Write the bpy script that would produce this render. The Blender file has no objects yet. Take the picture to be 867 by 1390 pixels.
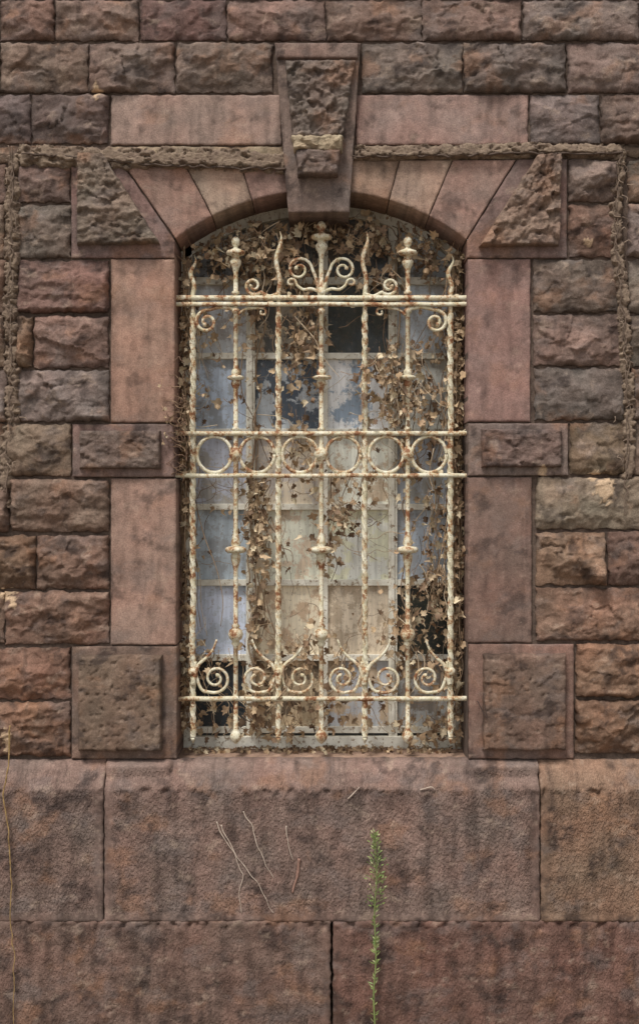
import bpy, math, random
import numpy as np
from mathutils import Vector
random.seed(7); rs=np.random.RandomState(7)
S=0.0035; D=6.5; CX=433.5; CY=695.0; GZ=1402.0
ZC=(GZ-CY)*S
def W(px,py,y=0.0):
    k=S*(D+y)/D
    return (np.asarray(px,float)-CX)*k, ZC+(CY-np.asarray(py,float))*k
def lin(c):
    c=np.asarray(c,float)/255.0
    return np.where(c<=0.04045,c/12.92,((c+0.055)/1.055)**2.4)
# ---------- noise
GA=rs.rand(256,256)*2*np.pi; GXX=np.cos(GA); GYY=np.sin(GA)
def pn(x,y):
    x=np.asarray(x,float);y=np.asarray(y,float)
    xi=np.floor(x).astype(int);yi=np.floor(y).astype(int);fx=x-xi;fy=y-yi
    u=fx*fx*fx*(fx*(fx*6-15)+10);v=fy*fy*fy*(fy*(fy*6-15)+10)
    def g(i,j,dx,dy):
        a=(yi+j)&255;b=(xi+i)&255
        return GXX[a,b]*dx+GYY[a,b]*dy
    n00=g(0,0,fx,fy);n10=g(1,0,fx-1,fy);n01=g(0,1,fx,fy-1);n11=g(1,1,fx-1,fy-1)
    return ((n00*(1-u)+n10*u)*(1-v)+(n01*(1-u)+n11*u)*v)*1.5
def fbm(x,y,o=4,g=0.5):
    s=0;a=1
    for i in range(o):
        s=s+a*pn(x*2**i+17.3*i,y*2**i+9.1*i);a*=g
    return s
# ---------- mesh builder
class MB:
    def __init__(s): s.v=[];s.c=[];s.c2=[];s.t=[];s.f=[];s.n=0;s.m=[]
    def add(s,v,f,c=(0.5,0.5,0.5),t=0.0,m=0,c2=None):
        v=np.asarray(v,float).reshape(-1,3);n=len(v)
        c=np.asarray(c,float)
        if c.ndim==1: c=np.tile(c,(n,1))
        c2=c if c2 is None else np.tile(np.asarray(c2,float),(n,1))
        t=np.asarray(t,float)
        if t.ndim==0: t=np.full(n,float(t))
        s.v.append(v);s.c.append(c);s.c2.append(c2);s.t.append(t)
        if isinstance(f,np.ndarray): f=(f+s.n).tolist()
        else: f=[[i+s.n for i in q] for q in f]
        s.f.extend(f);s.m.extend([m]*len(f));s.n+=n
    def obj(s,name,mats,parent=None,smooth=True):
        v=np.concatenate(s.v);me=bpy.data.meshes.new(name)
        me.from_pydata(v.tolist(),[],s.f);me.update()
        c=np.concatenate(s.c);c=np.clip(np.hstack([c,np.ones((len(c),1))]),0,1)
        a=me.color_attributes.new('Col','FLOAT_COLOR','POINT');a.data.foreach_set('color',c.ravel())
        c=np.concatenate(s.c2);c=np.clip(np.hstack([c,np.ones((len(c),1))]),0,1)
        a=me.color_attributes.new('Col2','FLOAT_COLOR','POINT');a.data.foreach_set('color',c.ravel())
        a=me.attributes.new('tool','FLOAT','POINT');a.data.foreach_set('value',np.concatenate(s.t))
        for m in mats: me.materials.append(m)
        me.polygons.foreach_set('material_index',s.m)
        me.polygons.foreach_set('use_smooth',[smooth]*len(me.polygons))
        o=bpy.data.objects.new(name,me);bpy.context.collection.objects.link(o)
        if parent: o.parent=parent
        return o
def empty(name):
    o=bpy.data.objects.new(name,None);bpy.context.collection.objects.link(o);o.empty_display_size=0.2;return o
# ---------- materials
def newmat(name):
    m=bpy.data.materials.new(name);m.use_nodes=True;nt=m.node_tree
    b=nt.nodes['Principled BSDF'];return m,nt,b
def N(nt,t,**k):
    n=nt.nodes.new(t)
    for a,b in k.items(): setattr(n,a,b)
    return n
def noise(nt,co,scale,detail=6,rough=0.6,sc=None):
    if sc is not None:
        mp=N(nt,'ShaderNodeMapping');mp.inputs['Scale'].default_value=sc;nt.links.new(co,mp.inputs[0]);co=mp.outputs[0]
    n=N(nt,'ShaderNodeTexNoise');n.inputs['Scale'].default_value=scale;n.inputs['Detail'].default_value=detail
    n.inputs['Roughness'].default_value=rough;nt.links.new(co,n.inputs['Vector']);return n.outputs[0]
def mr(nt,v,a,b,c,d):
    n=N(nt,'ShaderNodeMapRange');n.inputs[1].default_value=a;n.inputs[2].default_value=b;n.inputs[3].default_value=c;n.inputs[4].default_value=d
    nt.links.new(v,n.inputs[0]);return n.outputs[0]
def mathn(nt,op,a,b):
    n=N(nt,'ShaderNodeMath',operation=op)
    for i,x in enumerate((a,b)):
        if isinstance(x,(int,float)): n.inputs[i].default_value=x
        else: nt.links.new(x,n.inputs[i])
    return n.outputs[0]
def mix(nt,f,a,b,mode='MIX'):
    n=N(nt,'ShaderNodeMix',data_type='RGBA',blend_type=mode)
    for i,x in ((0,f),(6,a),(7,b)):
        if isinstance(x,(int,float)): n.inputs[i].default_value=x
        elif isinstance(x,(tuple,list,np.ndarray)): n.inputs[i].default_value=(float(x[0]),float(x[1]),float(x[2]),1)
        else: nt.links.new(x,n.inputs[i])
    return n.outputs[2]
def attr(nt,name,o=0):
    n=N(nt,'ShaderNodeAttribute',attribute_name=name);return n.outputs[o]
def gray(nt,v):
    n=N(nt,'ShaderNodeCombineColor')
    for i in range(3): nt.links.new(v,n.inputs[i])
    return n.outputs[0]
def bump(nt,b,h,st,dist):
    n=N(nt,'ShaderNodeBump');n.inputs['Strength'].default_value=st;n.inputs['Distance'].default_value=dist
    nt.links.new(h,n.inputs['Height']);nt.links.new(n.outputs[0],b.inputs['Normal']);return n
def stone_mat():
    m,nt,b=newmat('sandstone');co=N(nt,'ShaderNodeTexCoord').outputs['Object']
    c=attr(nt,'Col')
    rg=N(nt,'ShaderNodeAttribute',attribute_name='Col2').outputs[2]
    a2=noise(nt,co,26,4,0.68)
    n2=mr(nt,a2,0.3,0.7,0.78,1.22)
    a3=noise(nt,co,150,3,0.7)
    n3=mr(nt,a3,0.3,0.7,0.72,1.28)
    c=mix(nt,1.0,c,gray(nt,mathn(nt,'MULTIPLY',n2,n3)),'MULTIPLY')
    g4=mr(nt,noise(nt,co,52,4,0.7),0.60,0.70,0.0,0.32)
    c=mix(nt,g4,c,tuple(lin((156,140,125))))
    nt.links.new(c,b.inputs['Base Color']);b.inputs['Roughness'].default_value=0.92
    b.inputs['Specular IOR Level'].default_value=0.2
    t=noise(nt,co,1.0,1,0.5,(130,40,65))
    tt=mathn(nt,'MULTIPLY',mr(nt,t,0.38,0.62,-0.45,0.45),attr(nt,'tool',2))
    h=mathn(nt,'ADD',mathn(nt,'MULTIPLY',mathn(nt,'ADD',mathn(nt,'MULTIPLY',a2,1.5),a3),rg),tt)
    bump(nt,b,h,0.75,0.0055);return m
def mortar_mat(name,base,dark):
    m,nt,b=newmat(name);co=N(nt,'ShaderNodeTexCoord').outputs['Object']
    c=mix(nt,mr(nt,noise(nt,co,20,4,0.7),0.35,0.65,0,1),tuple(lin(base)),tuple(lin(dark)))
    q=noise(nt,co,120,4,0.75)
    c=mix(nt,mr(nt,q,0.48,0.7,0,0.6),c,tuple(lin((76,62,54))))
    nt.links.new(c,b.inputs['Base Color']);b.inputs['Roughness'].default_value=0.95
    bump(nt,b,q,0.8,0.008);return m
def metal_mat():
    m,nt,b=newmat('rusty_cream_paint');co=N(nt,'ShaderNodeTexCoord').outputs['Object']
    c=mix(nt,mr(nt,noise(nt,co,30,3),0.35,0.65,0,1),tuple(lin((226,220,198))),tuple(lin((200,190,158))))
    r=noise(nt,co,20,7,0.76)
    c=mix(nt,mr(nt,r,0.47,0.56,0,0.65),c,tuple(lin((186,138,80))))
    c=mix(nt,mr(nt,r,0.53,0.60,0,0.95),c,tuple(lin((128,78,46))))
    n2=noise(nt,co,100,4,0.7)
    c=mix(nt,mr(nt,n2,0.56,0.64,0,0.85),c,tuple(lin((106,72,50))))
    nt.links.new(c,b.inputs['Base Color']);b.inputs['Roughness'].default_value=0.75
    bump(nt,b,mathn(nt,'ADD',r,n2),0.7,0.004);return m
def wood_mat():
    m,nt,b=newmat('peeling_frame_paint');co=N(nt,'ShaderNodeTexCoord').outputs['Object']
    c=mix(nt,mr(nt,noise(nt,co,14,4),0.35,0.65,0,1),tuple(lin((242,238,224))),tuple(lin((210,204,188))))
    r=noise(nt,co,32,6,0.75)
    c=mix(nt,mr(nt,r,0.55,0.61,0,0.85),c,tuple(lin((138,114,86))))
    nt.links.new(c,b.inputs['Base Color']);b.inputs['Roughness'].default_value=0.75
    bump(nt,b,r,0.5,0.004);return m
def pane_mat():
    m,nt,b=newmat('painted_dirty_glass');co=N(nt,'ShaderNodeTexCoord').outputs['Object']
    a=attr(nt,'Col');a2=attr(nt,'Col2')
    f=noise(nt,co,8.5,7,0.7)
    st=noise(nt,co,1.0,4,0.7,(30,10,4))
    c=mix(nt,mr(nt,f,0.50,0.545,0,1),a,a2)
    c=mix(nt,1.0,c,gray(nt,mr(nt,st,0.3,0.7,0.68,1.2)),'MULTIPLY')
    c=mix(nt,mr(nt,noise(nt,co,38,6,0.78),0.55,0.63,0,0.6),c,tuple(lin((134,112,88))))
    nt.links.new(c,b.inputs['Base Color']);nt.links.new(mr(nt,f,0.45,0.6,0.3,0.7),b.inputs['Roughness'])
    bump(nt,b,f,0.3,0.004);return m
def attr_mat(name,rough=0.8,scale=60,lo=0.75,hi=1.2):
    m,nt,b=newmat(name);co=N(nt,'ShaderNodeTexCoord').outputs['Object']
    c=mix(nt,1.0,attr(nt,'Col'),gray(nt,mr(nt,noise(nt,co,scale,2),0.3,0.7,lo,hi)),'MULTIPLY')
    nt.links.new(c,b.inputs['Base Color']);b.inputs['Roughness'].default_value=rough
    return m
M_st=stone_mat();M_mo=mortar_mat('joint_mortar',(112,94,82),(74,60,52));M_cr=mortar_mat('mortar_crust',(152,132,112),(114,95,81))
M_me=metal_mat();M_wd=wood_mat();M_pa=pane_mat();M_lf=attr_mat('dry_leaf',0.75);M_tw=attr_mat('twig_bark',0.85);M_gr=attr_mat('weed_green',0.6)
# ---------- stone blocks
def pl(pts,t):
    p=np.asarray(pts,float);d=np.r_[0,np.cumsum(np.hypot(*np.diff(p,axis=0).T))];d/=d[-1]
    return np.interp(t,d,p[:,0]),np.interp(t,d,p[:,1])
def samples(L,res):
    n=max(3,int(L/res));e=[0,0.5,1.2,2.4]
    mid=np.linspace(4.5,L-4.5,n) if L>12 else np.linspace(3,L-3,3)
    a=np.r_[e,mid,[L-x for x in e[::-1]]]/L
    return a
def lerp(C,col,f):
    f=f.reshape(-1,1);return C*(1-f)+lin(col)[None,:]*f
def sst(x,a,b):
    t=np.clip((x-a)/(b-a),0,1);return t*t*(3-2*t)
# flat mortar smears clinging to the stone faces: cx,cy,rx,ry
PATCH=[(818,662,13,22),(804,645,12,7),(133,126,6,15),(10,806,14,8),(19,816,5,11),(12,1002,6,16),(796,330,7,5),(60,214,22,6),(735,640,7,8)]
def block(mb,A,B,y0,hf,col,res=2.4,back=0.06,jit=1.0,tool=0.0,m=0,var=5,wx=1.0,rg=1.0):
    A=np.asarray(A,float);B=np.asarray(B,float)
    LA=np.sum(np.hypot(*np.diff(A,axis=0).T));LB=np.sum(np.hypot(*np.diff(B,axis=0).T));Lt=(LA+LB)/2
    t=samples(Lt,res)
    ax,ay=pl(A,t);bx,by=pl(B,t);Ls=np.mean(np.hypot(bx-ax,by-ay));s=samples(Ls,res)
    s_,t_=np.meshgrid(s,t)
    px=ax[:,None]*(1-s_)+bx[:,None]*s_;py=ay[:,None]*(1-s_)+by[:,None]*s_
    ls=np.hypot(bx-ax,by-ay)[:,None]
    d=np.minimum(np.minimum(s_,1-s_)*ls,np.minimum(t_,1-t_)*Lt)
    so=rs.rand()*200
    h,shade=hf(px,py,d,so,Ls,Lt,s_,t_)
    pm=np.zeros(px.shape)
    for (cx,cy,rx,ry) in PATCH:
        pm=np.maximum(pm,sst(1.0-np.hypot((px-cx)/rx,(py-cy)/ry)+0.55*fbm(px/7,py/7,4,0.6),0.0,0.28))
    h=h+0.005*pm
    jx=jit*(fbm(px/14+so,py/14,3));jy=jit*(fbm(px/14+so+50,py/14,3))
    X,Z=W(px+jx,py+jy,y0)
    Y=y0-h
    nt_,ns_=px.shape
    V=np.stack([X,Y,Z],-1).reshape(-1,3)
    base=lin(np.asarray(col)+rs.uniform(-var,var)+rs.uniform(-2,2,3))*np.array([0.96,1.05,1.02])
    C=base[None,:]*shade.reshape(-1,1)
    hue=fbm(px/60+so,py/60+30,2).reshape(-1,1)
    C=C*(1+hue*np.array([0.10,0.02,0.0]))
    C=C*(1+0.14*fbm(px/120,py/120,4)).reshape(-1,1)
    C=lerp(C,(110,100,96),wx*0.40*sst(fbm(px/55+3,py/40+5,6,0.6),0.1,0.8))
    C=lerp(C,(152,110,82),wx*0.32*sst(fbm(px/70+31,py/60+15,6,0.6),0.25,0.9))
    C=lerp(C,(52,44,42),wx*0.66*sst(fbm(px/45+71,py/38+25,6,0.65),0.25,0.95))
    C=lerp(C,(60,50,46),wx*0.40*sst(fbm(px/16+171,py/120+25,5,0.6),0.3,0.95))
    C=lerp(C,(174,152,134),wx*0.32*sst(fbm(px/34+91,py/24+45,6,0.7),0.5,1.1))
    C=lerp(C,(196,168,138),0.85*pm)
    idx=np.arange(nt_*ns_).reshape(nt_,ns_)
    F=np.stack([idx[:-1,:-1],idx[:-1,1:],idx[1:,1:],idx[1:,:-1]],-1).reshape(-1,4)
    ring=np.r_[idx[0,:],idx[1:,-1],idx[-1,-2::-1],idx[-2:0:-1,0]]
    rv=V[ring].copy();rv[:,1]=y0+back;nb=len(V);k=len(ring)
    ri=np.arange(k)+nb;r2=np.roll(ring,-1);ri2=np.roll(ri,-1)
    RF=np.stack([ring,ri,ri2,r2],-1)
    v=np.concatenate([V,rv]);p=V[F[0]];nrm=np.cross(p[1]-p[0],p[2]-p[0])
    F=np.concatenate([F,RF])
    if nrm[1]>0: F=F[:,::-1]
    tl=tool*np.clip((d-9)/4,0,1)
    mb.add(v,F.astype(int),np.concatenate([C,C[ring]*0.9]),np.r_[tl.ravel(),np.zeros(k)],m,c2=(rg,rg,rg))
def flakes(x,y,K,tilt,asp=1.6):
    x0,x1,y0,y1=x.min(),x.max(),y.min(),y.max()
    cs=math.sqrt((x1-x0)*(y1-y0)/K)
    bd=np.full(x.shape,1e9);H=np.zeros(x.shape)
    for k in range(K):
        cx=rs.uniform(x0,x1);cy=rs.uniform(y0,y1);a=rs.uniform(-.5,.5)
        dx=(x-cx);dy=(y-cy);u=dx*math.cos(a)+dy*math.sin(a);v=-dx*math.sin(a)+dy*math.cos(a)
        dd=(u/asp)**2+v*v
        g=rs.uniform(-1,1,2)*tilt;c=rs.uniform(-.5,.5)
        hh=c+(g[0]*u/asp+g[1]*v)/cs
        msk=dd<bd;bd=np.where(msk,dd,bd);H=np.where(msk,hh,H)
    return H
def rock(amp,nf=7,rough=1.0,lim=0.15):
    def f(px,py,d,so,Ls,Lt,s,t):
        wx=px+4*fbm(px/16+so,py/16,4,0.6);wy=py+4*fbm(px/16+so+40,py/16,4,0.6)
        cx=px.mean();cy=py.mean();hw=(px.max()-px.min())/2;hh=(py.max()-py.min())/2
        u=(wx-cx)/hw;v=(wy-cy)/hh
        H=np.full(px.shape,1.12)
        for k in range(nf):
            a=rs.uniform(0,2*np.pi);sl=rs.uniform(0.4,1.3);of=rs.uniform(0.9,1.7)
            H=np.minimum(H,of-sl*(u*np.cos(a)+v*np.sin(a)))
        H=np.minimum(H,rs.uniform(1.2,1.8)-rs.uniform(0.5,1.1)*v)
        H=np.clip(H,lim,1.2)
        fl=flakes(wx,wy,int(max(5,hw*hh/330)),0.9)
        fl2=flakes(wx,wy,int(max(12,hw*hh/60)),0.9)
        n=fbm(px/30+so,py/18,5,0.55);n2=fbm(px/6+so,py/4.5,3)
        hh_=H*0.75+rough*(0.30*fl+0.06*fl2+0.17*n+0.03*n2)
        rise=(1-np.exp(-d/1.1))*(0.55+0.45*np.clip(d/6,0,1)**0.7)
        h=amp*np.maximum(hh_,0.06)*rise
        sh=0.76+0.34*np.clip(hh_,0,1.1)+0.20*fbm(px/30+so,py/30,4)+0.07*fl2  # low spots baked darker by height: cavity shading plus dirt in the colour
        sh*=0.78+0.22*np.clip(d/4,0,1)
        return h,sh
    return f
def smooth(amp=0.0008,round_=0.004,chips=0.4):
    def f(px,py,d,so,Ls,Lt,s,t):
        n=fbm(px/40+so,py/40,4)
        e=np.clip(d/2.4,0,1);h=-round_*(1-e)**2+amp*n*2
        ch=np.clip(fbm(px/12+so,py/12,3)-0.2,0,1)*np.clip(1-d/7,0,1)
        h-=ch*0.02*chips
        sh=1.03+0.13*n+0.06*fbm((px+py*0.35)/9+so,py/150,3)
        sh*=1-0.28*np.clip(fbm(px/12+so,py/90,4),0,1)
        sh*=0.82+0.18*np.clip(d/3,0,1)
        return h,sh
    return f
def panel(amp,rough=0.01,K=0,fx=9,fy=9,pit=0.0,asp=1.6):
    def f(px,py,d,so,Ls,Lt,s,t):
        wx=px+3*fbm(px/14+so,py/14,3,0.6);wy=py+3*fbm(px/14+so+40,py/14,3,0.6)
        n=fbm(px/fx+so,py/fy,4,0.55)
        fl=flakes(wx,wy,K,1.2,asp) if K else 0*n
        rise=np.clip(d/1.3,0,1)
        p=np.clip(fbm(px/7+so+3,py/7,2)-0.3,0,1)*pit
        h=rise*(amp+rough*(0.5*n+0.9*fl))-p*rise
        h=np.maximum(h*(0.85+0.15*np.clip(d/4,0,1)),0.004*rise)
        sh=0.98+0.12*n+0.18*fl+0.1*fbm(px/40+so,py/40,3)-p*10  # AO-like shade of flake hollows and pits painted into colour, with dirt
        sh*=0.82+0.18*np.clip(d/4,0,1)
        return h,np.clip(sh,0.35,1.5)
    return f
def rect(mb,x0,y0,x1,y1,Y,hf,col,gap=0.7,**k):
    block(mb,[(x0+gap,y1-gap),(x0+gap,y0+gap)],[(x1-gap,y1-gap),(x1-gap,y0+gap)],Y,hf,col,**k)

wall=empty('stone_wall')
mb=MB()
def ext(br,lo,hi):
    br=list(br)
    while br[0]>lo: br.insert(0,br[0]-rs.uniform(95,150))
    while br[-1]<hi: br.append(br[-1]+rs.uniform(95,150))
    return br
LO,HI=-480,1350
def row(y0,y1,brs,col,amp=0.058,left=None,right=None):
    for i in range(len(brs)-1):
        a,b=brs[i],brs[i+1]
        vis=b>-20 and a<890 and y1>-20
        q=rs.rand();c=np.array(col,float)
        alt=np.array([(114,102,99),(144,112,92),(124,89,76),(94,80,76)][rs.randint(4)],float)
        c=c*(1-0.5*q)+alt*0.5*q
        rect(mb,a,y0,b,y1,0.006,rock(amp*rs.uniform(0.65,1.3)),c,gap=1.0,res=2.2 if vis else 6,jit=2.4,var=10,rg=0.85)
def lrow(y0,y1,br,col,**k): row(y0,y1,ext(br,LO,br[-1]),col,**k)
def rrow(y0,y1,br,col,**k): row(y0,y1,ext(br,br[0],HI),col,**k)
pg=(128,107,101);br_=(124,98,89);tn=(134,110,95);rd=(124,94,80);rd2=(120,87,73)
row(-230,-155,ext([0,120,250,380,520,640,780],LO,HI),br_)
row(-155,-78,ext([-40,80,190,320,450,580,700,820],LO,HI),br_)
row(-78,-2,ext([20,140,270,390,510,650,760],LO,HI),br_)
row(0,56,ext([0,75,190,308,442,572,708,867],LO,HI),(126,99,91))
lrow(58,127,[0,121,238,371],pg);rrow(58,127,[490,628,768,900],pg)
lrow(128,196,[-70,43,149],br_);rrow(128,196,[718,814,930],pg)
lrow(198,222,[-90,98],tn,amp=0.02);rrow(198,214,[768,900],tn,amp=0.02)
lrow(223,276,[-90,10],br_);row(223,276,[24,97],br_)
row(216,275,[770,838],pg);rrow(216,275,[850,960],pg)
lrow(278,351,[-60,8],tn);row(278,351,[24,98],pg)
row(277,350,[770,838],br_);rrow(277,350,[850,930],br_)
lrow(353,426,[-100,10],br_);row(353,426,[24,149],br_)
row(352,425,[722,838],br_);rrow(352,425,[850,990],tn)
lrow(428,500,[-70,8],tn);row(428,500,[22,46,149],br_)
row(427,497,[722,843],pg);rrow(427,497,[852,940],tn)
lrow(502,573,[-90,10],pg);row(502,573,[22,149],br_)
row(499,571,[724,848],pg);rrow(499,571,[856,960],tn)
lrow(575,647,[-70,8,98],tn);rrow(573,645,[772,850,960],tn)
lrow(650,723,[-90,14,149],br_);rrow(647,719,[726,880],tn)
lrow(726,800,[-60,50,149],rd);rrow(721,795,[726,822,940],(134,101,87))
lrow(802,875,[-100,7,149],rd);rrow(797,870,[726,880],rd2)
lrow(878,950,[-40,97],rd2);rrow(873,947,[780,900],rd2)
lrow(952,1027,[-20,97],rd2);rrow(949,1023,[779,880],rd2)
mb.obj('rock_faced_blocks',[M_st],wall)

# arch geometry
ACX,ACY,R=435.0,584.0,326.0
def arcy(x,off=0): return ACY-math.sqrt((R+off)**2-(x-ACX)**2)
sm=MB()
pk=(158,125,112);pk2=(150,117,105)
SB=0.42
kw=dict(res=3,rg=0.35)
rect(sm,150,128,382,197,0.0,smooth(),(146,117,107),wx=0.8,**kw)
rect(sm,482,128,717,197,0.0,smooth(),(146,117,107),wx=0.8,**kw)
rect(sm,150,198,384,224,0.004,smooth(0.004),(152,128,110),res=2.5,rg=0.8)
rect(sm,480,198,717,216,0.004,smooth(0.004),(152,128,110),res=2.5,rg=0.8)
def vous(xb0,xb1,xt0,xt1,yt,col):
    A=[(x,arcy(x)) for x in np.linspace(xb0+0.6,xb1-0.6,14)]
    B=[(x,yt) for x in np.linspace(xt0+0.6,xt1-0.6,14)]
    block(sm,A,B,0.0,smooth(),col,back=SB,jit=0.4,wx=0.7,**kw)
vous(238,288,170,253,226,(156,122,109));vous(288,342,253,328,226,pk);vous(342,394,328,392,226,pk2)
vous(474,528,476,542,217,pk2);vous(528,582,542,614,217,pk);vous(582,633,614,700,217,(152,120,108))
block(sm,[(97,350),(97,226)],[(237,350),(237,326),(168,226)],-0.004,smooth(),(128,103,94),back=SB,jit=0.5,**kw)
block(sm,[(769,350),(769,216)],[(633.5,350),(633.5,326),(702,216)],-0.004,smooth(),(128,103,94),back=SB,jit=0.5,**kw)
rect(sm,150,351,238,574,0.0,smooth(),(158,122,108),back=SB,jit=0.5,wx=0.6,**kw)
rect(sm,150,649,240,876,0.0,smooth(),(148,116,104),back=SB,jit=0.5,wx=0.8,**kw)
rect(sm,634,351,720,573,0.0,smooth(),(148,116,106),back=SB,jit=0.5,wx=0.6,**kw)
rect(sm,634,647,722,873,0.0,smooth(),(130,102,94),back=SB,jit=0.5,wx=0.8,**kw)
rect(sm,98,575,237,648,-0.008,smooth(),(125,102,93),back=SB,jit=0.5,**kw)
rect(sm,634.5,574,771,646,-0.008,smooth(),(125,102,94),back=SB,jit=0.5,**kw)
rect(sm,97,877,241,1031,-0.008,smooth(),(122,96,87),back=SB,jit=0.5,**kw)
rect(sm,635,874,779,1031,-0.008,smooth(),(125,98,89),back=SB,jit=0.5,**kw)
sm.obj('window_surround_stones',[M_st],wall)
pnl=MB()
block(pnl,[(105,333),(106,208)],[(218,331),(140,209)],-0.012,panel(0.046,0.022,38,16,12,asp=2.6),(126,103,94),res=1.8,back=0.04,jit=1.2)
block(pnl,[(758,334),(761,209)],[(649,335),(728,211)],-0.012,panel(0.046,0.022,54,9,12,asp=1.3),(130,104,92),res=1.8,back=0.04,jit=1.2)
rect(pnl,108,584,219,637,-0.012,panel(0.034,0.010,34,14,9),(124,103,95),res=2,back=0.04,jit=0.8)
rect(pnl,652,582,762,635,-0.012,panel(0.034,0.009,34,14,9),(118,96,89),res=2,back=0.04,jit=0.8)
rect(pnl,107,888,221,1019,-0.012,panel(0.047,0.004,40,22,16,0.018),(116,91,80),res=2,back=0.04,jit=1.2,rg=0.6)
rect(pnl,654,886,767,1018,-0.012,panel(0.047,0.005,30,18,22,0.012),(118,92,82),res=2,back=0.04,jit=1.2,rg=0.6)
pnl.obj('raised_quoin_panels',[M_st],wall)
# keystone
ks=MB()
block(ks,[(373,58),(391,288)],[(489,58),(474,288)],-0.035,smooth(0.001),(128,103,95),back=SB,jit=0.6,**kw)
block(ks,[(374.5,59),(376,81)],[(487,59),(486,81)],-0.035,panel(0.02,0.001,0,30,30),(136,110,101),res=3,back=0.02,jit=0.4,rg=0.4)
block(ks,[(387,84),(397,190)],[(482,84),(466,190)],-0.035,panel(0.040,0.019,52,10,10),(122,101,95),res=1.8,back=0.03,jit=1.2)
block(ks,[(401,206),(404,242)],[(462,206),(459,242)],-0.035,panel(0.070,0.010,14,12,9),(110,91,84),res=1.8,back=0.03,jit=1.0)
block(ks,[(395,187),(399,209)],[(468,187),(464,208)],-0.035,panel(0.070,0.014,7,14,8),(176,152,130),res=1.8,back=0.03,jit=2.6,wx=0.5)
ks.obj('keystone',[M_st],wall)
# plinth
pb=MB()
def plf(Hh,ch,rough,stool=False):
    def f(px,py,d,so,Ls,Lt,s,t):
        n=fbm(px/30+so,py/18,4);top=py.min()
        chv=ch+3*fbm(px/25+so,py*0+3,3)
        v=np.clip((py-top)/chv,0,1)
        h=Hh*v**1.0+rough*n+0.0010*fbm(px/6+so,py/6,3)
        h+=0.003*fbm(px/12+so,py/7,4)*(v<1)
        if stool:
            m=((px<234)|(px>640))
            h=np.where(m,np.maximum(h,0.065*np.clip((py-top)/5,0,1)),h)
        e=np.clip(d/3,0,1);h-=0.006*(1-e)**2
        edge=np.exp(-((py-(top+ch+3))/6)**2)*np.clip(fbm(px/16+so,py/30,4,0.6)+0.1,0,1)*0.030
        h-=edge
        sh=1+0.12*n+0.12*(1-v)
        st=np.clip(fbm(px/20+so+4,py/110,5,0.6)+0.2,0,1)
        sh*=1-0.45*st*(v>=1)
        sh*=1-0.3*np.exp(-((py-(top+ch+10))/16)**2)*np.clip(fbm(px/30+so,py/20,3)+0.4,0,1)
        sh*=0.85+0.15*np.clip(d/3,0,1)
        return h,sh
    return f
for a,b,c in ((-480,-160,(116,92,82)),(-160,146,(120,96,86)),(146,728,(126,101,92)),(728,1010,(137,104,89)),(1010,1350,(118,94,84))):
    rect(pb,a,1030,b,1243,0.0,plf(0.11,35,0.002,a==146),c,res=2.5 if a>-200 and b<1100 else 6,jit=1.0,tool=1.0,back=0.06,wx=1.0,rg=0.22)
for a,b,c in ((-480,-90,(114,84,75)),(-90,449,(114,86,77)),(451,960,(114,84,75)),(960,1350,(112,82,72))):
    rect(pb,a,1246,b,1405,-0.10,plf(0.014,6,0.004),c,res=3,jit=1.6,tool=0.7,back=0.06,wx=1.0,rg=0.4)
xs=np.linspace(232,640,200);ys=np.linspace(-0.01,0.45,40)
xx,yy=np.meshgrid(xs,ys)
X=(xx-CX)*S;Z=(GZ-1034)*S+0.012*yy/0.45+0.004*fbm(xx/18,yy*20,4)
idx=np.arange(xx.size).reshape(xx.shape)
F=np.stack([idx[:-1,:-1],idx[:-1,1:],idx[1:,1:],idx[1:,:-1]],-1).reshape(-1,4)
C=lin((148,122,105))[None,:]*(1+0.3*fbm(xx/30,yy*12,4)).reshape(-1,1)
pb.add(np.stack([X,yy,Z],-1),F,C)
pb.obj('plinth_and_sill',[M_st],wall)
# mortar backing
bk=MB()
def sheet(x0,y0,x1,y1,Y,res=12):
    nx=max(2,int((x1-x0)/res));ny=max(2,int((y1-y0)/res))
    a,b=np.meshgrid(np.linspace(x0,x1,nx),np.linspace(y0,y1,ny));X,Z=(a-CX)*S,(GZ-b)*S
    yy=np.full(a.shape,Y);i=np.arange(a.size).reshape(a.shape)
    F=np.stack([i[:-1,:-1],i[1:,:-1],i[1:,1:],i[:-1,1:]],-1).reshape(-1,4)
    bk.add(np.stack([X,yy,Z],-1),F)
YB=0.015
sheet(-485,-232,234,1402,YB);sheet(636,-232,1355,1402,YB);sheet(234,1036,636,1402,YB)
xs=np.linspace(234,636,60);V=[];Fq=[]
for i,x in enumerate(xs):
    ya=ACY-math.sqrt(max((R+2)**2-(x-ACX)**2,0));V+=[((x-CX)*S,YB,(GZ-ya)*S),((x-CX)*S,YB,(GZ+232)*S)]
    if i: k=2*i;Fq.append([k-2,k,k+1,k-1])
bk.add(V,Fq)
prof=[(235.5,1040),(235.5,330)]+[(x,arcy(x)-2.5) for x in np.linspace(237,633,40)]+[(635,330),(635,1040)]
V=[];Fq=[]
for i,(x,y) in enumerate(prof):
    V+=[((x-CX)*S,YB-0.001,(GZ-y)*S),((x-CX)*S,0.46,(GZ-y)*S)]
    if i: k=2*i;Fq.append([k-2,k-1,k+1,k])
bk.add(V,Fq)
bk.obj('joint_mortar_core',[M_mo],wall,smooth=False)

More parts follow.
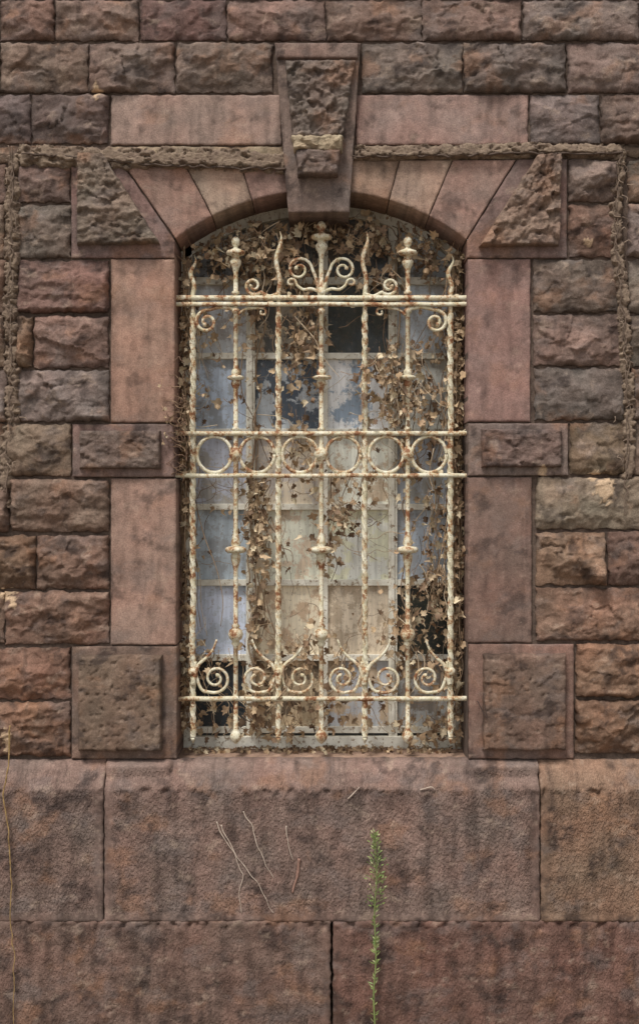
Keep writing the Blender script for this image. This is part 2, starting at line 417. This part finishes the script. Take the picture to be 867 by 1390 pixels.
# ---------- tubes
def cat(pts,n=8):
    p=[np.array(q,float) for q in pts];p=[2*p[0]-p[1]]+p+[2*p[-1]-p[-2]];o=[]
    for i in range(1,len(p)-2):
        for j in range(n):
            t=j/n;a,b,c,d=p[i-1],p[i],p[i+1],p[i+2]
            o.append(0.5*((2*b)+(-a+c)*t+(2*a-5*b+4*c-d)*t*t+(-a+3*b-3*c+d)*t**3))
    o.append(p[-2]);return np.array(o)
def tube(mb,P,r,sides=8,col=(0.5,0.5,0.5),twist=None,m=0,flat=1.0):
    P=np.asarray(P,float);n=len(P);r=np.broadcast_to(np.asarray(r,float),(n,))
    T=np.gradient(P,axis=0);T/=np.linalg.norm(T,axis=1)[:,None]+1e-9
    ref=np.array([0,1.0,0]);V=[]
    for i in range(n):
        a=np.cross(T[i],ref);
        if np.linalg.norm(a)<0.15: a=np.cross(T[i],np.array([1.0,0,0]))
        a/=np.linalg.norm(a);b=np.cross(T[i],a);tw=0 if twist is None else twist[i]
        for k in range(sides):
            an=2*np.pi*k/sides+tw+(np.pi/4 if sides==4 else 0)
            V.append(P[i]+r[i]*(a*np.cos(an)+b*np.sin(an)*flat))
    F=[]
    for i in range(n-1):
        for k in range(sides):
            k2=(k+1)%sides;F.append([i*sides+k,i*sides+k2,(i+1)*sides+k2,(i+1)*sides+k])
    F.append(list(range(sides))[::-1]);F.append([(n-1)*sides+k for k in range(sides)])
    mb.add(V,F,col,m=m)
def box(mb,x0,x1,y0,y1,z0,z1,**k):
    V=[(x,y,z) for x in (x0,x1) for y in (y0,y1) for z in (z0,z1)]
    mb.add(V,[[0,1,3,2],[4,6,7,5],[0,4,5,1],[2,3,7,6],[0,2,6,4],[1,5,7,3]],**k)
# ---------- mortar crust: ragged thin sheets, edges buried in the stone
cr=MB()
def crust(pts,w,amp,seed,m=0,base=0.0,cover=0.15):
    p=cat(pts,8);L=np.r_[0,np.cumsum(np.hypot(*np.diff(p,axis=0).T))]
    n=max(8,int(L[-1]/1.6));q_=np.linspace(0,L[-1],n);p=np.stack([np.interp(q_,L,p[:,0]),np.interp(q_,L,p[:,1])],-1)
    ny=max(11,int(w*2/1.5));V=[]
    T=np.gradient(p,axis=0);k=max(3,min(15,n//3))
    T=np.stack([np.convolve(np.pad(T[:,c],k,mode='edge'),np.ones(2*k+1)/(2*k+1),'valid') for c in (0,1)],-1)
    T/=np.linalg.norm(T,axis=1)[:,None]+1e-9;Nn=np.stack([-T[:,1],T[:,0]],-1)
    s=np.linspace(-1,1,ny)
    q=p[:,None,:]+Nn[:,None,:]*(s[None,:,None]*w)
    qx,qy=q[...,0],q[...,1]
    ends=np.clip(np.minimum(np.arange(n),n-1-np.arange(n))/6,0,1)[:,None]
    msk=(1-np.abs(s)[None,:]**2)*ends+0.75*fbm(qx/18+seed,qy/11,5,0.6)-0.55+cover
    h=amp*np.clip(msk*2.2,-1.2,1)+0.003*fbm(qx/4+seed,qy/3,3)
    h=np.where((np.abs(s)[None,:]>0.93)|(ends<0.1),-0.05,h)
    X,Z=W(qx,qy,-0.02)
    i=np.arange(n*ny).reshape(n,ny)
    F=np.stack([i[:-1,:-1],i[:-1,1:],i[1:,1:],i[1:,:-1]],-1).reshape(-1,4)
    cr.add(np.stack([X,-h-base,Z],-1),F,m=m)
crust([(20,209),(100,212),(165,214),(250,214),(330,217),(390,220)],17,0.024,1,0,0.002,0.22)
crust([(478,206),(560,206),(640,204),(720,202),(850,204)],12,0.022,2,0,0.004,0.18)
crust([(40,212),(160,217),(280,221),(390,224)],7,0.036,21,0,0.006,0.12)
crust([(480,209),(600,209),(720,204),(840,206)],6,0.036,22,0,0.006,0.08)
crust([(15,200),(16,320),(12,430),(17,520),(12,600),(2,690)],13,0.022,3,0,0.0,0.12)
crust([(842,200),(836,300),(845,400),(852,500),(854,600),(850,670)],11,0.022,4,0,0.0,0.12)
cr.obj('mortar_crust',[M_cr],wall)
rt=MB()
def root(pts,y,r,col,wob=1.5,taper=0.4):
    P=[];pts=[np.array(p,float) for p in pts];sd=random.random()*50
    for a,b in zip(pts[:-1],pts[1:]):
        k=max(1,int(np.linalg.norm(b-a)/9))
        for j in range(k):
            q=a+(b-a)*j/k;P.append(q+wob*np.array([pn(q[0]/13+sd,q[1]/13),pn(q[0]/13+sd,q[1]/13+40)])*1.5)
    P.append(pts[-1])
    P=cat(P,4);n=len(P)
    X,Z=W(P[:,0],P[:,1],y);rr=np.linspace(1,taper,n)*r*S*(1+0.5*np.array([pn(i*0.4,r) for i in range(n)]))
    yy=y+0.006*np.array([pn(i*0.15,5.5) for i in range(n)])
    tube(rt,np.stack([X,yy,Z],-1),np.abs(rr)+0.0003,6,lin(col))
dk=(112,94,80)
root([(30,208),(100,213),(200,223),(300,227),(388,229)],-0.032,1.3,(84,68,57),2,1)
root([(478,212),(600,211),(720,207),(800,209),(845,206)],-0.034,1.3,(84,68,57),2,1)
for k in range(2):
    o=random.uniform(-6,6)
    root([(15+o,200),(17-o,300),(12+o,400),(16-o,500),(13+o,600),(5,690)],-0.028,0.7,dk,5,0.6)
    root([(842+o/2,205),(834-o/2,290),(842+o/2,400),(850-o/2,500),(853,600),(848+o/2,700)],-0.028,0.7,dk,5,0.6)
for k in range(50):
    L=random.random()<0.5;y=random.uniform(215,640);x=(15 if L else 842)+random.gauss(0,5)
    a=random.uniform(0,6.28);l=random.uniform(4,9)
    root([(x,y),(x+l*math.cos(a),y+l*math.sin(a)),(x+l*1.5*math.cos(a+.6),y+l*1.5*math.sin(a+.6))],-0.030,0.6,random.choice([dk,(150,130,112)]),2)
pale=(190,172,156)
for p in ([(295,1115),(300,1130),(312,1150),(322,1165),(335,1178),(350,1200),(362,1222),(372,1240)],
          [(300,1120),(318,1160),(330,1190),(325,1215),(328,1240)],[(330,1100),(342,1120),(350,1150),(362,1175),(372,1193)],
          [(388,1122),(392,1150),(398,1168)],[(473,1085),(480,1075),(488,1068)],[(570,1072),(585,1069),(590,1072)]):
    root(p,-0.113,0.75,pale,1.6)
root([(406,1165),(403,1190),(397,1212)],-0.113,2.4,(146,112,98),1,0.5)
root([(14,985),(12,1040),(5,1080),(12,1130),(16,1200),(14,1250),(20,1300),(18,1400)],-0.135,1.0,(152,124,80),1)
root([(648,952),(660,975),(655,940)],-0.062,0.6,(70,55,50),1)
rt.obj('dead_creeper_roots',[M_tw],wall)

# ---------- window
win=empty('window');fr=MB()
FY=0.335
def fbx(x0,y0,x1,y1,ya,yb,mb_=None):
    X0,Z0=W(x0,y0,ya);X1,Z1=W(x1,y1,ya);box(mb_ or fr,X0,X1,ya,yb,Z1,Z0)
hz=[381,483,586,688,791,893,991]
fbx(243,300,261,1022,FY-0.012,0.40);fbx(618,300,634,1022,FY-0.012,0.40)
fbx(261,1000,618,1022,FY-0.016,0.40)
for x,w in ((340,6),(533,6)): fbx(x-w,290,x+w,1001,FY-0.004,0.395)
for x,w in ((441,4.0),): fbx(x-w,290,x+w,999,FY+0.006,0.392)
for i,y in enumerate(hz):
    w=5 if i in (0,) else 4.2
    for a,b in ((260,335),(345,438),(444,528),(538,619)):
        fbx(a,y-w,b,y+w,FY+0.003,0.388)
fbx(337.5,385,342.5,995,FY-0.014,FY-0.002);fbx(530.5,385,535.5,995,FY-0.014,FY-0.002)
xs=np.linspace(240,632,40)
V=[];F=[]
for i,x in enumerate(xs):
    ya=ACY-math.sqrt((R)**2-(x-ACX)**2)
    for (yy,of) in ((FY-0.012,-2),(FY-0.012,14),(0.39,14),(0.39,-2)):
        V.append(((x-CX)*S,yy,(GZ-ya-of)*S))
    if i:
        for k in range(4): F.append([(i-1)*4+k,(i-1)*4+(k+1)%4,i*4+(k+1)%4,i*4+k])
fr.add(V,F)
o=fr.obj('window_frame',[M_wd],win,smooth=False)
bv=o.modifiers.new('b','BEVEL');bv.width=0.002;bv.segments=1
pa=MB()
rows=[290]+hz+[1001];cols=[262,340,441,533,619]
dkc=(58,58,56);PC=[
 [((118,122,124),(80,80,76)),((74,72,68),(104,100,92)),((66,66,62),(94,88,80)),((156,164,170),(112,110,104))],
 [((174,178,180),(152,150,148)),((90,86,78),(142,134,120)),((46,50,46),(70,72,66)),((168,176,182),(148,148,146))],
 [((158,170,184),(138,144,150)),((72,82,94),(150,156,160)),((196,206,216),(122,136,150)),((180,181,174),(162,160,152))],
 [((156,160,170),(142,140,136)),((174,164,146),(154,148,142)),((198,192,180),(164,150,130)),((156,163,171),(144,144,140))],
 [((158,170,178),(142,148,152)),((206,196,176),(180,166,146)),((202,190,168),(210,202,184)),((156,166,176),(140,144,148))],
 [((168,176,190),(154,162,172)),((194,180,158),(164,144,120)),((182,170,150),(154,140,120)),((36,40,34),(62,60,46))],
 [((28,36,42),(42,50,56)),((162,146,120),(104,90,72)),((156,160,164),(160,144,122)),((148,150,148),(116,110,102))],
 [((40,44,48),(60,58,54))]*4]
for r in range(8):
    for c in range(4):
        X0,Z0=W(cols[c],rows[r],0.37);X1,Z1=W(cols[c+1],rows[r+1],0.37)
        ya=0.368+rs.uniform(-.002,.002);yb=0.368+rs.uniform(-.002,.002)
        a,b=PC[r][c]
        def up(q):
            q=lin(q);k=1.65 if q.mean()>0.12 else 1.0
            return np.clip(q*k*np.array([1.01,0.99,0.99]),0,0.85)
        pa.add([(X0,ya,Z1),(X1,yb,Z1),(X1,yb,Z0),(X0,ya,Z0)],[[0,1,2,3]],up(a),c2=up(b))
pa.obj('window_panes',[M_pa],win,smooth=False)

# ---------- grille
g=MB();YG=0.09
def G(P,y=YG):
    P=np.asarray(P,float);X,Z=W(P[:,0],P[:,1],y);return np.stack([X,np.full(len(P),y),Z],-1)
def mir(P): return [(872-x,y) for x,y in P]
for y,h in ((405,3.2),(413.5,2.6),(588.5,3.0),(645.5,2.8),(948,3.0)):
    X0,Z0=W(236,y-h,YG);X1,Z1=W(635.5,y+h,YG)
    seg=60;xs=np.linspace(X0,X1,seg);V=[];F=[]
    for i,x in enumerate(xs):
        dz=0.0022*pn(i*0.2,y);
        for (yy,z) in ((YG-0.020,Z1),(YG-0.020,Z0),(YG+0.004,Z0),(YG+0.004,Z1)): V.append((x,yy,z+dz))
        if i:
            for k in range(4): F.append([(i-1)*4+k,(i-1)*4+(k+1)%4,i*4+(k+1)%4,i*4+k])
    g.add(V,F)
PX=S
gs=MB()
def twisted(x,top):
    ys=np.arange(1000,425,-1.5);P=[(x+1.0*pn(y/60,x),y) for y in ys]
    tw=[-(1000-y)*2*np.pi/64 for y in ys]
    tube(gs,G(P),4.4*PX,4,twist=tw)
    ys=np.arange(428,top-1,-1.5);P=[]
    for y in ys:
        k=max(0,(400-y)/(400-top)) if y<400 else 0
        P.append((x+4.2*math.sin((400-y)/ (400-top)*9.0)*k**0.5 if y<400 else x,y))
    r=np.array([3.3 if y>top+22 else 3.3*(0.15+0.85*(y-top)/22) for y in ys])*PX
    tube(g,G(P),r,6)
    tube(g,G([(x,1001),(x,1004),(x,1009)]),[3.6*PX,3*PX,0.6*PX],6)
twisted(262,347);twisted(378,314);twisted(495,314);twisted(611,347)
def lathe2(x,prof,sides=14):
    V=[];F=[];n=len(prof)
    for (py,r) in prof:
        X,Z=W(x,py,YG)
        for k in range(sides):
            a=2*np.pi*k/sides;V.append((X+r*PX*math.cos(a),YG+r*PX*math.sin(a),Z))
    for i in range(n-1):
        for k in range(sides):
            k2=(k+1)%sides;F.append([i*sides+k,(i+1)*sides+k,(i+1)*sides+k2,i*sides+k2])
    g.add(V,F)
b0=3.2
def baluster(x,top,w=1.0):
    t=top
    pr=[(t,0.1),(t+1,3),(t+4,5.5),(t+7,6.2*w),(t+11,5.6),(t+14,3),(t+16,3.5),(t+18,7),(t+19.5,12*w),(t+22.5,13.5*w),(t+25,12*w),(t+26.5,6),(t+29,5),(t+34,8*w),(t+38,7.5),(t+43,4.6),(t+50,b0),(t+62,b0)]
    pr+=[(395,b0),(396,5.5),(399,5.5),(400,b0),(418,b0),(420,5.5),(424,5.5),(426,b0)]
    pr+=[(492,b0),(500,b0),(503,5.5),(507,6.5),(509,5),(510.5,10),(512.5,12.5*w),(515,10),(516.5,5),(519,6.5),(523,6),(528,b0),(580,b0),(581,5),(584,5),(585,b0),
         (606,b0),(609,5),(611,7.5),(617,9.5*w),(622,7.5),(625,5),(628,b0),(722,b0),(732,5.5),(738,7),(741,5),(742.5,12),(744.5,14.5*w),(748,14.5*w),(750,12),(751.5,5),(754,7),(760,6.5),(768,4.2),(774,b0),
         (846,b0),(850,6),(852,4.5),(855,8.5),(861,10.5*w),(867,8.5),(870,5),(874,6),(877,b0),(990,b0),(993,5.5),(998,8*w),(1003,7.5),(1007,4),(1010,0.3)]
    lathe2(x,pr)
baluster(320,321);baluster(553,321);baluster(436,300,1.12)
for c in (291,349,407,465.5,524,582):
    P=[(c+23.5*math.cos(a),617+24.5*math.sin(a)) for a in np.linspace(0,2*np.pi,49)]
    tube(g,G(P,YG-0.006),2.5*PX,8)
def scroll(tail,cx,cy,r0,a0,turns,dr,rad=2.4,end=0.22):
    sp=[]
    n=int(26*turns)+4
    for i in range(n):
        t=i/(n-1);a=math.radians(a0)+dr*turns*2*math.pi*t;r=r0*(1-(1-end)*t**0.85)
        sp.append((cx+r*math.cos(a),cy-r*math.sin(a)))
    for pts in (0,1):
        tl=cat(list(tail)+[sp[0]],8)[:-1].tolist() if tail else []
        P=tl+sp
        if pts: P=mir(P)
        n2=len(P);r=np.linspace(rad,rad*0.75,n2)*PX;r[-4:]*=1.5
        tube(g,G(P,YG-0.004),r,8)
scroll([(434,402),(431,388),(428,376)],406,366,18,0,1.5,1)
scroll([(434,396),(422,392),(412,393),(404,388)],395,384,7,0,0.9,1,2.2)
scroll([(378,398),(366,402)],344,388,13,-40,1.45,-1)
scroll([(320,420),(300,417)],281,437,17,80,1.5,1,2.8)
scroll([(322,428),(332,420),(350,418)],356,424,6,60,0.8,-1,2.0)
def bscroll(tw,c):
    s=1 if c>tw else -1
    scroll([(tw+s*3,898),(tw+s*5,918),(tw+s*12,936)],c,921,20,-110 if s>0 else -70,1.55,s,2.4)
bscroll(262,293);bscroll(378,348);bscroll(378,408)
def horn(x,s,L=1.0):
    P=cat([(x,930),(x+s*3,915),(x+s*9*L,902),(x+s*20*L,893),(x+s*30*L,882),(x+s*36*L,868)],6)
    r=np.linspace(3.4,1.4,len(P))*PX
    tube(g,G(P,YG-0.012),r,7);tube(g,G(mir(P.tolist()),YG-0.012),r,7)
horn(378,-1);horn(378,1);horn(262,1,0.9)
for tw in (262,378,495,611):
    P=[(tw,906),(tw,909),(tw,914),(tw,918)];tube(g,G(P),[4*PX,7*PX,7*PX,4*PX],10)
gr=empty('window_grille')
g.obj('scrolls_rails_and_balusters',[M_me],gr);gs.obj('twisted_bars',[M_me],gr,smooth=False)

# ---------- dried ivy
iv=MB()
LT=np.array([(0,0),(0.30,-0.12),(0.52,0.10),(0.34,0.30),(0.46,0.58),(0.20,0.58),(0,1.0),(-0.20,0.58),(-0.46,0.58),(-0.34,0.30),(-0.52,0.10),(-0.30,-0.12)])
pal=[(178,152,120),(162,134,104),(198,174,142),(138,110,84),(170,142,110),(210,192,160),(108,84,62),(184,158,124)]
def leaf(p,size,rnd,pet=True):
    u=Vector((rnd.gauss(0,0.6),rnd.gauss(-0.1,0.4),rnd.gauss(-0.8,0.55))).normalized()
    w=Vector((rnd.gauss(0,0.7),-1,rnd.gauss(0.35,0.6)));w=(w-u*w.dot(u)).normalized();s=u.cross(w)
    curl=rnd.uniform(0.2,2.2);fold=rnd.uniform(-0.6,1.6);sx=rnd.uniform(0.5,1.0);tws=rnd.gauss(0,0.6)
    V=[];pts=[(0,0.32)]+[tuple(q) for q in LT]
    for (a,b) in pts:
        a*=sx*rnd.uniform(0.85,1.15)
        r2=a*a+(b-0.3)**2
        z=-curl*r2*0.7+fold*abs(a)+tws*a*b+rnd.uniform(-.08,.08)
        q=Vector(p)+(s*a*(1-0.25*abs(fold)*abs(a))+u*b*(1-0.25*curl*b*0.6)-w*z)*size
        V.append(q[:])
    c=lin(rnd.choice(pal))*rnd.uniform(0.7,1.1)
    F=[[0,i,i+1] for i in range(1,12)]+[[0,12,1]]
    iv.add(V,F,c,m=0)
    if pet and rnd.random()<0.5:
        a=Vector(p);b=a-u*size*rnd.uniform(0.5,1.1)+Vector((rnd.gauss(0,.2),rnd.gauss(0,.2),0.35))*size
        tube(iv,np.array([a[:],((a+b)/2+Vector((0,0,-0.002)))[:],b[:]]),0.45*PX,4,lin((156,126,98)),m=1)
def inside(x,y):
    return 246<x<628 and y<1012 and y>ACY-math.sqrt(max(0,(R-6)**2-(x-ACX)**2))+14
def twig(P3,r,col):
    tube(iv,P3,np.linspace(r,r*0.5,len(P3))*PX,5,lin(col),m=1)
def P3(pts,y):
    p=cat(pts,5);X,Z=W(p[:,0],p[:,1],y)
    return np.stack([X,y+0.02*np.array([pn(i*0.13+pts[0][0],y*9) for i in range(len(p))]),Z],-1)
rnd=random.Random(11)
clusters=[
 (251,440,4,70,80,.12,.30),(251,600,5,60,80,.12,.30),(251,760,4,90,100,.12,.31),(252,930,6,50,60,.12,.31),
 (621,420,6,60,120,.10,.28),(620,560,7,70,130,.10,.28),(620,720,7,80,150,.10,.30),(618,900,9,70,140,.12,.31),
 (355,340,24,20,110,.10,.29),(300,345,24,16,74,.12,.30),(420,315,34,12,76,.12,.30),(405,372,24,18,50,.12,.31),(510,325,28,16,70,.12,.30),
 (575,345,28,18,74,.12,.30),(515,385,24,18,40,.15,.31),(345,405,16,36,44,.12,.31),(410,470,18,34,72,.08,.26),(425,440,14,20,25,.12,.3),
 (518,503,16,18,56,.05,.24),(538,548,20,24,86,.05,.24),(560,500,16,28,40,.12,.3),(600,450,12,34,30,.15,.31),(585,560,14,34,24,.12,.3),
 (280,455,16,20,16,.2,.32),(280,545,12,18,14,.2,.32),(410,620,16,32,40,.12,.3),(350,685,12,28,50,.08,.26),(355,735,13,28,46,.08,.26),
 (462,703,20,18,44,.08,.26),(445,755,12,18,18,.12,.3),(480,670,16,16,16,.15,.3),(350,830,9,46,34,.15,.3),
 (575,640,17,26,28,.15,.3),(592,720,13,40,36,.12,.3),(588,800,18,28,56,.10,.28),(545,860,20,28,54,.08,.26),(560,910,22,22,34,.12,.3),
 (415,880,18,16,36,.05,.24),(375,940,26,28,62,.06,.28),(350,985,36,12,46,.15,.31),(430,965,26,16,34,.15,.31),(470,905,18,20,24,.12,.3),
 (285,905,16,18,22,.1,.3),(585,985,24,12,36,.2,.31),(300,960,16,16,10,.2,.31),(497,640,10,50,14,.15,.3),(322,560,10,70,20,.15,.3),(505,950,14,20,16,.15,.3)]
for (cx,cy,sx,sy,n,ya,yb) in clusters:
    for k in range(int(n*1.2)):
        x=rnd.gauss(cx,sx);y=rnd.gauss(cy,sy)
        if not inside(x,y): continue
        d=rnd.uniform(ya,yb);X,Z=W(x,y,d);leaf((X,d,Z),rnd.choice([rnd.uniform(7,12),rnd.uniform(9,18)])*PX,rnd)
    for k in range(max(2,n//7)):
        pts=[];x=cx+rnd.gauss(0,sx*0.7);y=cy-sy*1.2;dx=rnd.gauss(0,4)
        for j in range(6):
            if inside(x,y): pts.append((x,y))
            x+=dx+rnd.gauss(0,5);y+=sy*0.45+rnd.gauss(0,3)
        if len(pts)>2: twig(P3(pts,rnd.uniform(ya,yb)),rnd.uniform(0.5,1.1),rnd.choice([(156,132,106),(190,170,144),(116,96,76)]))
for k in range(100):
    x=rnd.uniform(248,626);y=rnd.uniform(300,1008)
    if inside(x,y):
        d=rnd.uniform(.15,.32);X,Z=W(x,y,d);leaf((X,d,Z),rnd.uniform(6,11)*PX,rnd)
for k in range(200):
    x=rnd.uniform(246,626);d=rnd.uniform(.18,.32);X=(x-CX)*S;leaf((X,d,(GZ-1032)*S+0.012),rnd.uniform(6,13)*PX,rnd,False)
for x0,y0,y1,dd,r in ((346,560,1005,.27,1.9),(352,300,700,.28,1.4),(250,330,1010,.25,1.8),(254,520,1000,.2,1.2),(621,340,1010,.24,1.9),(617,400,900,.2,1.2),
    (400,300,520,.27,1.3),(540,300,620,.25,1.5),(548,560,930,.22,1.3),(525,320,500,.28,1.2),(450,640,800,.2,1.0),(585,640,860,.22,1.2),(340,640,1000,.3,1.6),(590,310,480,.28,1.1),(300,300,460,.28,1.0)):
    pts=[];y=y0;x=x0
    while y<y1:
        pts.append((min(max(x,248),626),y));x=x0+rnd.gauss(0,4);y+=rnd.uniform(22,38)
    twig(P3(pts,dd),r,rnd.choice([(146,124,100),(128,106,86),(170,148,120)]))
    pp=cat(pts,6)
    for q in pp:
        if rnd.random()<0.3:
            x=q[0]+rnd.gauss(0,5);y=q[1]+rnd.gauss(0,5)
            if inside(x,y): d=dd-rnd.uniform(0,0.05);X,Z=W(x,y,d);leaf((X,d,Z),rnd.uniform(7,13)*PX,rnd)
for k in range(100):
    x=rnd.uniform(255,620);y=rnd.uniform(320,980);a=rnd.uniform(0,6.28);pts=[]
    for j in range(7):
        if not inside(x,y): break
        pts.append((x,y));a+=rnd.gauss(0,0.45);x+=11*math.cos(a);y+=11*math.sin(a)
    if len(pts)>2: twig(P3(pts,rnd.uniform(.12,.3)),rnd.uniform(0.35,0.65),rnd.choice([(196,178,150),(160,136,108),(120,98,78)]))
for k in range(60):
    x=rnd.uniform(244,254);y=rnd.gauss(585,34);a=math.pi+rnd.gauss(0,0.7);pts=[]
    for j in range(5):
        pts.append((x,y));a+=rnd.gauss(0,0.5);x+=5.5*math.cos(a);y+=6*math.sin(a)
    twig(P3(pts,-0.02+0.02*rnd.random()),rnd.uniform(0.4,0.8),rnd.choice([(110,84,66),(150,124,98)]))
    if rnd.random()<0.4: X,Z=W(x,y,-0.02);leaf((X,-0.03,Z),rnd.uniform(4,8)*PX,rnd)
iv.obj('dried_ivy',[M_lf,M_tw])

# ---------- green weed
wd=MB();rnd=random.Random(5)
def wp(x,y,d): X,Z=W(x,y,d);return np.array([X,d,Z])
WY=-0.155
stem=cat([(509,1401),(507,1350),(510,1300),(508,1240),(511,1190),(509,1150),(508,1132)],8)
st3=np.array([wp(x,y,WY) for x,y in stem]);tube(wd,st3,np.linspace(1.3,0.4,len(st3))*PX,6,lin((118,132,74)))
def wleaf(p,dirv,L,w,c):
    u=Vector(dirv).normalized();s=u.cross(Vector((rnd.gauss(0,.4),-1,rnd.gauss(0,.4)))).normalized();n=s.cross(u)
    P=Vector(p);V=[P,P+u*L*0.4+s*w,P+u*L-n*L*0.15,P+u*L*0.4-s*w]
    wd.add([q[:] for q in V],[[0,1,2,3]],c)
for k in range(330):
    y=1132+ (rnd.random()**1.2)*262;t=(y-1132)/262
    top=t<0.38
    wdt=4+14*math.sin(min(1,t/0.38)*math.pi*0.75) if top else 6
    if not top and rnd.random()<0.55: continue
    a=rnd.uniform(0,2*math.pi);x=np.interp(y,[1132,1150,1190,1240,1300,1350,1401],[508,509,511,508,510,507,509])
    ln=rnd.uniform(0.2,1)*wdt
    p=wp(x,y,WY)
    dv=np.array([math.cos(a),0.6*math.sin(a),rnd.uniform(0.3,1.1)])
    q=p+dv/np.linalg.norm(dv)*ln*PX*(0.9 if top else 0.2)
    if top and rnd.random()<0.5: tube(wd,np.array([p,(p+q)/2+[0,0,-0.002],q]),0.35*PX,4,lin((112,130,70)))
    c=lin(rnd.choice([(124,142,76),(104,126,66),(150,160,100),(136,148,84),(168,168,122)]))
    wleaf(q,dv,rnd.uniform(3,6)*PX if top else rnd.uniform(5,10)*PX,0.9*PX,c)
wd.obj('horseweed_plant',[M_gr])

# ---------- ground
gm,nt,b=newmat('gravelly_soil');co=N(nt,'ShaderNodeTexCoord').outputs['Object']
c=mix(nt,mr(nt,noise(nt,co,2,6),0.35,0.65,0,1),tuple(lin((120,106,90))),tuple(lin((146,134,118))))
c=mix(nt,mr(nt,noise(nt,co,60,5,.7),0.45,0.65,0,.6),c,tuple(lin((84,74,62))))
nt.links.new(c,b.inputs['Base Color']);b.inputs['Roughness'].default_value=.95;bump(nt,b,noise(nt,co,45,5,.7),.6,.02)
gb=MB();gb.add([(-60,-80,0),(60,-80,0),(60,60,0),(-60,60,0)],[[0,1,2,3]]);gb.obj('ground',[gm])

# ---------- light, world, camera
sc=bpy.context.scene
w=bpy.data.worlds.new('World');sc.world=w;w.use_nodes=True;nt=w.node_tree
bg=nt.nodes['Background'];sk=nt.nodes.new('ShaderNodeTexSky');sk.sky_type='NISHITA';sk.sun_disc=False
EL,AZ=math.radians(60),math.radians(205)
sk.sun_elevation=EL;sk.sun_rotation=AZ
hs=nt.nodes.new('ShaderNodeHueSaturation');hs.inputs['Saturation'].default_value=0.15
nt.links.new(sk.outputs[0],hs.inputs['Color']);nt.links.new(hs.outputs[0],bg.inputs[0]);bg.inputs[1].default_value=0.14
sd=Vector((math.sin(AZ)*math.cos(EL),math.cos(AZ)*math.cos(EL),math.sin(EL)))
l=bpy.data.lights.new('sun','SUN');l.energy=3.25;l.angle=math.radians(16);l.color=(1,0.97,0.92)
lo=bpy.data.objects.new('sun',l);bpy.context.collection.objects.link(lo)
lo.rotation_euler=(-sd).to_track_quat('-Z','Y').to_euler()
cd=bpy.data.cameras.new('camera');cam=bpy.data.objects.new('camera',cd);bpy.context.collection.objects.link(cam)
cam.location=(0,-D,ZC);cam.rotation_euler=(math.radians(90),0,0)
cd.sensor_fit='VERTICAL';cd.sensor_height=24;cd.lens=24*D/(1390*S);cd.clip_end=500
sc.camera=cam
sc.view_settings.view_transform='Standard';sc.view_settings.look='None';sc.view_settings.exposure=0
